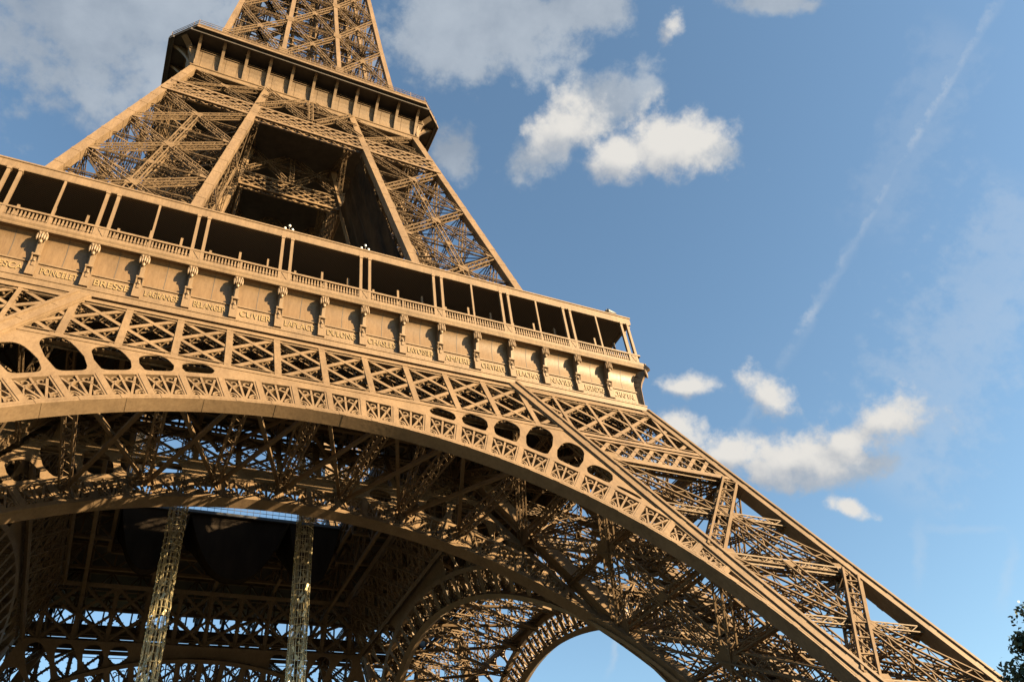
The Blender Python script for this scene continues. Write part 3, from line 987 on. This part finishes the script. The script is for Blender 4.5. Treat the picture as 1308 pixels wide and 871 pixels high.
bal = balustrade().build('balustrade', IRON, tower)
for r_ in HALF: copy_part(bal, r_, tower)

# gallery posts: pairs at every second console, a thin one between
def post(x0, y0, w, z0=53.86, z1=59.5):
    mb = MB(); mb.box(x0 - w, x0 + w, y0 - w, y0 + w, z0, z1)
    mb.box(x0 - w * 1.5, x0 + w * 1.5, y0 - w * 1.5, y0 + w * 1.5, z1 - 0.2, z1)
    return mb


tall = MB(); tall.box(-0.13, 0.13, -0.13, 0.13, 53.7, 59.5); tall.box(-0.18, 0.18, -0.18, 0.18, 59.2, 59.49)
thin = MB(); thin.box(-0.09, 0.09, -0.09, 0.09, 53.7, 59.5)
short = MB(); short.box(-0.11, 0.11, -0.11, 0.11, 53.5, 56.6)
specs = [(tall, 'gallery_post', [(-33 + 2 * j * PIT + e, -33.76) for j in range(10) for e in (-0.42, 0.42) if abs(-33 + 2 * j * PIT + e) < 33.7]),
         (thin, 'slim_post', [(-33 + (2 * j + 1) * PIT, -33.76) for j in range(9) if j not in (3, 4, 5)])]
for mbx, nm, pts in specs:
    base = mbx.build(nm, IRON, tower)
    ft = True
    for r_ in (0, 1):
        c_, s_ = round(math.cos(r_ * math.pi / 2)), round(math.sin(r_ * math.pi / 2))
        for x, y in pts:
            o = base if ft else base.copy()
            if not ft: C.objects.link(o)
            ft = False
            o.parent = tower; o.location = (c_ * x - s_ * y, s_ * x + c_ * y, 0)
mb = MB()
for r_ in (2, 3):
    c_, s_ = round(math.cos(r_ * math.pi / 2)), round(math.sin(r_ * math.pi / 2))
    for _, _, pts in specs:
        for x, y in pts:
            X, Y = c_ * x - s_ * y, s_ * x + c_ * y
            mb.box(X - 0.12, X + 0.12, Y - 0.12, Y + 0.12, 53.7, 59.5)
tag(mb.build('far_side_posts', IRON, tower), kind='stuff')
mb = MB()
for r_ in range(4):
    c_, s_ = round(math.cos(r_ * math.pi / 2)), round(math.sin(r_ * math.pi / 2))
    for j in range(27):
        x = -32.2 + j * 64.4 / 26; y = -32.2
        X, Y = c_ * x - s_ * y, s_ * x + c_ * y
        mb.box(X - 0.1, X + 0.1, Y - 0.1, Y + 0.1, 53.5, 57.7 if j % 3 else 57.0)
    for z in (54.9, 55.7, 56.5):
        a, b_ = (-32.2, -32.2), (32.2, -32.2)
        A = (c_ * a[0] - s_ * a[1], s_ * a[0] + c_ * a[1], z); B_ = (c_ * b_[0] - s_ * b_[1], s_ * b_[0] + c_ * b_[1], z)
        mb.cbar(A, B_, 0.05)
mb.build('inner_guard_rail', IRON, tower)

# gallery roof
mb = MB()
ring(mb, [(26.5, 59.55), (33.5, 59.55)])
ring(mb, [(33.5, 59.56), (33.5, 59.42), (33.86, 59.42), (33.9, 59.5), (33.9, 60.25), (33.98, 60.3), (33.98, 60.46), (33.6, 60.48), (26.5, 60.6), (26.5, 59.55)])
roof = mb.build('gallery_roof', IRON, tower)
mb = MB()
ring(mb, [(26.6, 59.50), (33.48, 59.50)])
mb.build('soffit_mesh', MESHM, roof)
# wire along the roof edge
mb = MB()
for s_ in (-1, 1):
    mb.cbar((-33.5, s_ * 33.4, 60.85), (33.5, s_ * 33.4, 60.85), 0.03)
    for k in range(19): mb.cbar((-33 + k * PIT, s_ * 33.4, 60.4), (-33 + k * PIT, s_ * 33.4, 60.9), 0.04)
mb.build('roof_edge_wire', BLACK, roof)
def lamp_cluster(x, y):
    mb = MB()
    for dx, hz in ((-0.35, 0.45), (0.05, 0.95), (0.35, 0.5)):
        mb.tube([(x + dx * 0.3, y, 60.4), (x + dx, y, 60.4 + hz)], 0.035, 5)
    o = mb.build('lamp_standard', BLACK, tower)
    g_ = MB()
    for dx, hz in ((-0.35, 0.45), (0.05, 0.95), (0.35, 0.5)): g_.ball((x + dx, y, 60.5 + hz), 0.14, 8)
    g_.build('lamp_globe', WHITE, o)
for x in (-3.67, 3.67): lamp_cluster(x, -33.6)
mb = MB(); x, y = 31.9, -33.5
mb.box(x - 0.5, x + 0.5, y - 0.3, y + 0.3, 60.75, 60.9); mb.tube([(x, y, 60.4), (x, y, 61.1)], 0.12, 6)
mb.tube([(x - 0.55, y - 0.15, 61.05), (x + 0.55, y + 0.1, 61.15)], [0.26, 0.2], 10); mb.box(x - 0.7, x - 0.5, y - 0.25, y + 0.25, 60.95, 61.2)
tag(mb.build('roof_floodlight', BLACK, tower))

# ------------------------------------------------------------------ middle storey: lattice band round the tower
def PU(x, z, d=0.0): return V3(x, -H(z) + d, z)
def PUI(x, z, d=0.0): return V3(x, -HI(z) + d, z)
nU = nrm(V3(0, -1, 0.219))
def lattice_band(Pf, xl, z0, z1, n, wide=0.2, pit=1.62, big=True):
    rails = MB(); lat = MB()
    for z, h_ in ((z0, 0.5), (z1, 0.42)):
        for fr in (0.0, 0.8): rails.bar(Pf(-xl(z), z, fr - 0.1), Pf(xl(z), z, fr - 0.1), h_, 0.1, n)
        rails.bar(Pf(-xl(z), z, 0.1), Pf(xl(z), z, 0.1), 0.06, 0.2, n)
    zz = z1 - z0; k = int(xl(z0) / pit) + 4
    for q in range(-k, k + 1):
        for s_ in (1, -1):
            c_ = clip((q * pit, z0), (q * pit + s_ * pit * 3.0, z1), xl)
            if not c_: continue
            for fr in (0.0, 0.8):
                lat.bar(Pf(c_[0][0], c_[0][1], fr - 0.03 - 0.03 * s_), Pf(c_[1][0], c_[1][1], fr - 0.03 - 0.03 * s_), wide, 0.05, n)
    r_ = rails.build('band_truss', IRON, tower); lat.build('band_lattice', IRON, r_)
    return r_
b1 = lattice_band(PU, lambda z: H(z) - 0.3, 98.9, 102.5, nU)
b2 = lattice_band(PUI, lambda z: HI(z) - 0.2, 98.9, 102.5, nU)
for r_ in HALF: copy_part(b1, r_, tower); copy_part(b2, r_, tower)
# bracing of the open middle bay under the second floor
for Pf in (PU, PUI):
    mb = MB()
    q = HI(106.4)
    mb.girder(Pf(-q, 106.6, 0), Pf(q, 106.6, 0), 0.6, 0.6, nU, 0.7, 0.11, 0.06)
    for s_ in (-1, 1):
        mb.girder(Pf(s_ * HI(110), 110.2, 0), Pf(s_ * 0.6, 102.8, 0), 0.6, 0.6, nU, 0.7, 0.11, 0.06)
        mb.girder(Pf(s_ * HI(103), 102.8, 0), Pf(s_ * 0.6, 110.2, 0), 0.6, 0.6, nU, 0.7, 0.11, 0.06)
    mb.girder(Pf(0, 102.7, 0), Pf(0, 110.3, 0), 0.6, 0.6, nU, 0.7, 0.11, 0.06)
    mid = mb.build('middle_bay_bracing', IRON_SHADED, tower)
    for r_ in HALF: copy_part(mid, r_, tower)

# ------------------------------------------------------------------ second floor
Z2 = 110.5
mb = MB()
ring(mb, [(16.5, 109.45), (17.05, 109.5), (17.12, 109.6), (17.05, 109.75), (17.05, 110.3), (17.2, 110.4), (17.2, 110.55), (16.9, 110.6)])
WP = [(16.86, 110.6), (16.92, 111.3), (17.1, 112.0), (17.4, 112.6), (17.9, 113.3)]
ring(mb, WP)
wall2 = mb.build('second_floor_wall', IRON, tower)
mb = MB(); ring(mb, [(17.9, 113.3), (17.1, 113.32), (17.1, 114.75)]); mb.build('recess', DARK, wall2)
mb = MB()
for r_ in range(4):
    c_, s_ = round(math.cos(r_ * math.pi / 2)), round(math.sin(r_ * math.pi / 2))
    def tp(x, y, z): return V3(c_ * x - s_ * y, s_ * x + c_ * y, z)
    mb.cbar(tp(-17.8, -17.95, 113.35), tp(17.8, -17.95, 113.35), 0.13); mb.cbar(tp(-18, -18.1, 113.62), tp(18, -18.1, 113.62), 0.06)
    for k in range(20):
        x = -16.75 + (k + 0.5) * 33.5 / 20
        
        for (h0, z0), (h1, z1) in zip(WP, WP[1:]): mb.cbar(tp(x, -h0, z0), tp(x, -h1, z1), 0.05)
mb.build('wall_ribs', IRON_SHADED, wall2)
def octa(w, c_, z): return [(-w + c_, -w, z), (w - c_, -w, z), (w, -w + c_, z), (w, w - c_, z), (w - c_, w, z), (-w + c_, w, z), (-w, w - c_, z), (-w, -w + c_, z)]
def oring(mb, prof):
    for (w0, z0), (w1, z1) in zip(prof, prof[1:]):
        A, B_ = octa(w0, 3.4 + (w0 - 20.75) * 0.586, z0), octa(w1, 3.4 + (w1 - 20.75) * 0.586, z1)
        for j in range(8): mb.poly([A[j], A[(j + 1) % 8], B_[(j + 1) % 8], B_[j]])
mb = MB()
oring(mb, [(20.6, 114.82), (20.72, 114.7), (20.75, 114.75), (20.75, 115.05), (20.62, 115.1), (20.62, 115.35), (20.7, 115.4), (20.7, 115.55), (20.4, 115.58)])
mb.build('second_floor_edge', IRON, tower)
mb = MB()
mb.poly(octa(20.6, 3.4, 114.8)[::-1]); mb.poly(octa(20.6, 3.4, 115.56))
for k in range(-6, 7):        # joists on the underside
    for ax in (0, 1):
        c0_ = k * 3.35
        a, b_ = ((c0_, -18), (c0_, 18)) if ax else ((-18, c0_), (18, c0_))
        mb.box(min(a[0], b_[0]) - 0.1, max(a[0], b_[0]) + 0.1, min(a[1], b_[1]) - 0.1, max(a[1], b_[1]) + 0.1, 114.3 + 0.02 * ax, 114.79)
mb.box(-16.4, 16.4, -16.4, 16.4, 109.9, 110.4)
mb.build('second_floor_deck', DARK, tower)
def bracket2():
    mb = MB()
    pr = [(16.3, 110.6), (17.12, 110.6), (17.3, 111.3), (17.65, 112.1), (18.1, 112.9), (18.65, 113.6), (19.3, 114.2), (20.0, 114.6), (20.0, 114.78), (16.3, 114.78)]
    hw = 0.07
    L_ = [(-hw, -a, z) for a, z in pr]; R_ = [(hw, -a, z) for a, z in pr]
    mb.poly(L_); mb.poly(R_[::-1])
    for a, b_ in zip(pr[1:7], pr[2:8]): mb.bar((0, -a[0], a[1]), (0, -b_[0], b_[1]), 0.40, 0.06, (0, -1, -0.2), 0.03)
    for s_ in (-1, 1): mb.ball((s_ * 0.28, -18.9, 114.45), 0.12, 6)
    return mb
br = bracket2().build('floor_bracket', IRON, tower); ft = True
for r_ in range(4):
    c_, s_ = math.cos(r_ * math.pi / 2), math.sin(r_ * math.pi / 2)
    for k in range(11):
        x = -16.55 + k * 33.1 / 10
        o = br if ft else br.copy()
        if not ft: C.objects.link(o)
        ft = False
        o.parent = tower; o.location = (c_ * x, s_ * x, 0); o.rotation_euler = (0, 0, r_ * math.pi / 2)
for r_ in range(4):     # diagonal corner brackets
    mb = MB()
    an = R(-45) + r_ * R(90); d = V3(math.cos(an), math.sin(an), 0); e = V3(-d[1], d[0], 0)
    pr = [(23.8, 110.6), (24.1, 110.6), (24.2, 112.0), (24.6, 113.1), (25.3, 113.9), (26.6, 114.5), (26.6, 114.78), (23.8, 114.78)]
    for s_ in (-0.08, 0.08): mb.poly([d * a + e * s_ + V3(0, 0, z) for a, z in pr])
    for a, b_ in zip(pr[1:5], pr[2:6]): mb.bar(d * a[0] + V3(0, 0, a[1]), d * b_[0] + V3(0, 0, b_[1]), 0.9, 0.08, d, 0.04)
    mb.build('corner_bracket', IRON, tower)
mb = MB()
def pts8(w, z): return [V3(*p) for p in octa(w, 3.4 + (w - 20.75) * 0.586, z)]
for z, tk in ((116.0, 0.05), (116.5, 0.07), (117.0, 0.05)):
    q = pts8(20.5, z)
    for j in range(8): mb.cbar(q[j], q[(j + 1) % 8], tk)
q0, q1 = pts8(20.5, 115.5), pts8(20.5, 117.0)
for j in range(8):
    a, b_ = q0[j], q0[(j + 1) % 8]; ln = np.linalg.norm(b_ - a); k = int(ln / 0.8)
    for i in range(k):
        p = a + (b_ - a) * i / k; mb.cbar(p, p + V3(0, 0, 1.55 if i % 4 == 0 else 1.2), 0.08 if i % 4 == 0 else 0.035)
mb.build('second_floor_railing', IRON, tower)
mb = MB()
for r_ in range(4):
    c_, s_ = round(math.cos(r_ * math.pi / 2)), round(math.sin(r_ * math.pi / 2))
    def tp(x, y, z): return V3(c_ * x - s_ * y, s_ * x + c_ * y, z)
    mb.bar(tp(-15.2, -18.6, 118.9), tp(15.2, -18.6, 118.9), 0.5, 0.1, tp(0, -1, 0.0))
    for k in range(24):
        x = -15 + 30 * k / 23; mb.cbar(tp(x, -18.6, 115.5), tp(x, -18.6, 119.0), 0.06); mb.cbar(tp(x, -18.6, 118.8), tp(x + 1.3, -18.6, 117.4), 0.05)
mb.build('upper_guard_fence', RAILG, tower)

# ------------------------------------------------------------------ upper tower
def chords_up():
    mb = MB()
    lev = [111.3, 127.5, 142, 166, 200, 240]
    for i in (1, 2):
        for z0, z1 in zip(lev, lev[1:]):
            a, b_ = cpos(i, z0), cpos(i, z1)
            mb.cbar(a, b_, 0.82 if i == 1 else 0.72, None, (0, -1, 0))
            if i == 2:
                mb.cbar(a * V3(-1, 1, 1), b_ * V3(-1, 1, 1), 0.72, None, (0, -1, 0))
    return mb
uc = chords_up().build('upper_chord', IRON, tower)
for r_ in HALF: copy_part(uc, r_, tower)
mb = MB()
zl = [116.0, 127.6, 141.4, 155.2, 168.6, 181, 192, 202, 212, 221, 230, 239]
for z0, z1 in zip(zl, zl[1:]):
    h0, h1, i0, i1 = H(z0) - 0.42, H(z1) - 0.42, HI(z0), HI(z1)
    n = V3(0, -1, 0.12)
    for xa0, xb0, xa1, xb1 in ((-h0, -i0, -h1, -i1), (-i0, i0, -i1, i1), (i0, h0, i1, h1)):
        A0, B0, A1, B1 = V3(xa0, -h0, z0), V3(xb0, -h0, z0), V3(xa1, -h1, z1), V3(xb1, -h1, z1)
        w = 0.6
        # the bays are halved in height by the cross nodes
        mb.girder(A0, B1, w, 0.5, n, 0.8, 0.12, 0.06); mb.girder(B0, A1, w, 0.5, n, 0.8, 0.12, 0.06)
        mb.girder(A1, B1, w, 0.5, n, 0.8, 0.12, 0.06)
        if xb1 < h1: mb.bar(B1 - V3(0, 0, 0.7) + n * 0.5, B1 + V3(0, 0, 0.7) + n * 0.5, 1.4, 0.06, n)
        X = (A0 + B1 + B0 + A1) / 4; mb.bar(X - V3(0, 0, 0.5) + n * 0.3, X + V3(0, 0, 0.5) + n * 0.3, 0.9, 0.05, n)
        mb.cbar((A0 + A1) / 2, (B0 + B1) / 2, 0.16)
    # inner faces
    mb.girder(V3(i0, -h0, z0), V3(i1, -i1, z1), 0.5, 0.5, (1, 0, 0), 0.9, 0.1, 0.06); mb.girder(V3(i0, -i0, z0), V3(i1, -h1, z1), 0.5, 0.5, (1, 0, 0), 0.9, 0.1, 0.06)
    mb.girder(V3(-i0, -h0, z0), V3(-i1, -i1, z1), 0.5, 0.5, (1, 0, 0), 0.9, 0.1, 0.06); mb.girder(V3(-i0, -i0, z0), V3(-i1, -h1, z1), 0.5, 0.5, (1, 0, 0), 0.9, 0.1, 0.06)
    mb.cbar(V3(i0, -i0, z0), V3(i1, -i1, z1), 0.5)
    for s_ in (-1, 1):
        mb.girder(V3(s_ * i0, -i0, z0), V3(s_ * h1, -i1, z1), 0.5, 0.5, (0, -1, 0), 0.9, 0.1, 0.06); mb.girder(V3(s_ * h0, -i0, z0), V3(s_ * i1, -i1, z1), 0.5, 0.5, (0, -1, 0), 0.9, 0.1, 0.06)
    mb.cbar(V3(-h1, -i1, z1), V3(h1, -i1, z1), 0.35); mb.cbar(V3(-h1, -h1 * 0.5 - i1 * 0.5, z1), V3(h1, -h1 * 0.5 - i1 * 0.5, z1), 0.22)
    mb.cbar(V3(h1, -h1, z1), V3(i1, -i1, z1), 0.25); mb.cbar(V3(-h1, -h1, z1), V3(-i1, -i1, z1), 0.25)
    for k in range(5):
        zz = z0 + (z1 - z0) * k / 5; hz = HI(zz)
        mb.cbar(V3(-2, -2, zz), V3(2, -2, zz), 0.12); mb.cbar(V3(-2, -2, zz), V3(2, -2, zz + (z1 - z0) / 5), 0.09)
    mb.cbar(V3(2, -2, z0), V3(2, -2, z1), 0.3)
ul = mb.build('upper_lattice', IRON_SHADED, tower)
for r_ in HALF: copy_part(ul, r_, tower)

# ------------------------------------------------------------------ things that hang in or on the tower
COLX, COLY = (-7.7, 3.55), -16.0


def bundle(x, y, r, lab):
    mb = MB()
    k = 16
    for j in range(k):
        a = 2 * math.pi * j / k; rr = r * (1 if j % 2 else 0.8)
        mb.tube([(x + rr * math.cos(a), y + rr * math.sin(a), 0.0), (x + rr * math.cos(a) * 0.96, y + rr * math.sin(a) * 0.96, 49.3)], 0.035, 4, False)
    col = mb.build('hanging_column', SILVER)
    mb = MB(); z = 1.0; q = 0
    rnd = random.Random(int(x * 10))
    while z < 49:
        pts = []
        for j in range(13):
            a = 2 * math.pi * j / 12; rr = r * 0.98
            pts.append((x + rr * math.cos(a), y + rr * math.sin(a), z + 0.05 * math.sin(3 * a + q)))
        mb.tube(pts, 0.025, 4, False)
        for _ in range(3):
            a = rnd.uniform(0, 6.28); 
            mb.bar(V3(x + r * math.cos(a), y + r * math.sin(a), z), V3(x + r * math.cos(a + .3), y + r * math.sin(a + .3), z + rnd.uniform(0.3, 0.8)), 0.2, 0.02, V3(math.cos(a), math.sin(a), 0))
        z += 0.62; q += 1
    mb.build('column_rings', SILVER, col)
    tag(col, lab, 'column', 'tall glinting wire columns under the first floor')
bundle(COLX[0], COLY, 0.8, 'left glinting column of silvery wires hanging below the dark floor well')
bundle(COLX[1], COLY, 0.8, 'right glinting column of silvery wires hanging below the dark floor well')
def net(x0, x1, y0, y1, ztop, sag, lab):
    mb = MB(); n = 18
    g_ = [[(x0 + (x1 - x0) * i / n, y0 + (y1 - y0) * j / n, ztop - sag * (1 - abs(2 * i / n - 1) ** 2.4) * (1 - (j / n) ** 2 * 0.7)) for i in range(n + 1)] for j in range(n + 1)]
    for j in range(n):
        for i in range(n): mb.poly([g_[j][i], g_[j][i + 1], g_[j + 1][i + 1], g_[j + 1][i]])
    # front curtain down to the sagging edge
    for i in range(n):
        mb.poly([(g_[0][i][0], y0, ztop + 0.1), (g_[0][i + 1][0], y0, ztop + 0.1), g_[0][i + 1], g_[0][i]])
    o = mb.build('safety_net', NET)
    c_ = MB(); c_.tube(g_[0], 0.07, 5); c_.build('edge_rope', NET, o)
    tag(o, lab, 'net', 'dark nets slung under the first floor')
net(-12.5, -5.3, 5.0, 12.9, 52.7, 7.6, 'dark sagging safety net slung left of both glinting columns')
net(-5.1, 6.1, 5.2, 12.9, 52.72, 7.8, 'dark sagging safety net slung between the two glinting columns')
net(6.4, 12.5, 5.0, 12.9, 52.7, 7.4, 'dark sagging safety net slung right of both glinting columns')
mb = MB()
for z in (53.0, 53.5, 54.1): mb.cbar((-12.5, 4.9, z), (12.5, 4.9, z), 0.05)
for k in range(34): mb.cbar((-12.5 + k * 25 / 33, 4.9, 52.8), (-12.5 + k * 25 / 33, 4.9, 54.1), 0.04)
mb.cbar((-12.6, 4.9, 52.75), (12.6, 4.9, 52.75), 0.3)
mb.box(-12.6, 12.6, 5.0, 12.8, 52.95, 53.0)
mb.build('well_cover', BLACK, tower)

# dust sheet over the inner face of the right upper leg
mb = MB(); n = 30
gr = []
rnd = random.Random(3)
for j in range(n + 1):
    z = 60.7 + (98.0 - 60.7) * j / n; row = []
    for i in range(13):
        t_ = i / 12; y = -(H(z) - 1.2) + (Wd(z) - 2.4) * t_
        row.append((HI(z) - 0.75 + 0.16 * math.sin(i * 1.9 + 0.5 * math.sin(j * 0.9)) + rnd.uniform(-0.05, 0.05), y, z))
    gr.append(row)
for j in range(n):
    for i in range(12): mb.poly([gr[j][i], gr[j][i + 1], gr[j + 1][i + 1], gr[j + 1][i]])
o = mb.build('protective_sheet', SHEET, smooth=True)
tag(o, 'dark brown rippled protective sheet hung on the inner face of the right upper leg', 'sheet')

# ------------------------------------------------------------------ tree at the lower right edge
def tree(x, y, ztop, crad):
    root = bpy.data.objects.new('tree', None); C.objects.link(root); root.location = (x, y, 0)
    rnd = random.Random(11)
    tk = MB(); tk.tube([(0, 0, -0.05), (0.1, 0, 2), (0.0, 0.1, 5), (0.2, 0, ztop * 0.6), (0.1, 0.1, ztop * 0.92)], [0.34, 0.27, 0.22, 0.13, 0.03], 9)
    tips = []
    for k in range(46):
        z0 = ztop * rnd.uniform(0.28, 0.88); a = rnd.uniform(0, 6.28)
        rr = crad * (1 - ((z0 / ztop - 0.45) / 0.6) ** 2) * rnd.uniform(0.6, 1.1)
        p0 = V3(0.1, 0, z0); p1 = p0 + V3(math.cos(a) * rr, math.sin(a) * rr, rr * rnd.uniform(0.25, 0.75)); pm = (p0 + p1) / 2 + V3(0, 0, -0.15 * rr)
        tk.tube([p0, pm, p1], [0.09, 0.05, 0.015], 5); tips += [p1, pm, (pm + p1) / 2]
    for q in (0.95, 1.0): tips.append(V3(0.1, 0.1, ztop * q))
    tk.build('trunk', BARK, root)
    cr_ = MB()
    for tp_ in tips:
        nl = rnd.randint(330, 480); s_ = rnd.uniform(0.42, 0.85)
        for _ in range(nl):
            d = V3(rnd.gauss(0, 1), rnd.gauss(0, 1), rnd.gauss(0, 0.8)) * s_ * 0.55
            c_ = tp_ + d
            if c_[2] > ztop + 0.4: continue
            u = nrm(V3(rnd.gauss(0, 1), rnd.gauss(0, 1), rnd.gauss(0, 1))); v = nrm(np.cross(u, V3(rnd.gauss(0, 1), rnd.gauss(0, 1), 1)))
            l_ = rnd.uniform(0.08, 0.15); w_ = l_ * 0.6
            cr_.poly([c_ - u * l_, c_ + v * w_, c_ + u * l_, c_ - v * w_])
    cr_.build('crown', LEAF, root)
    tag(root, 'dark green leafy tree rising at the lower right below the tower leg', 'tree')
tree(26.8, -62.5, 13.9, 3.0)
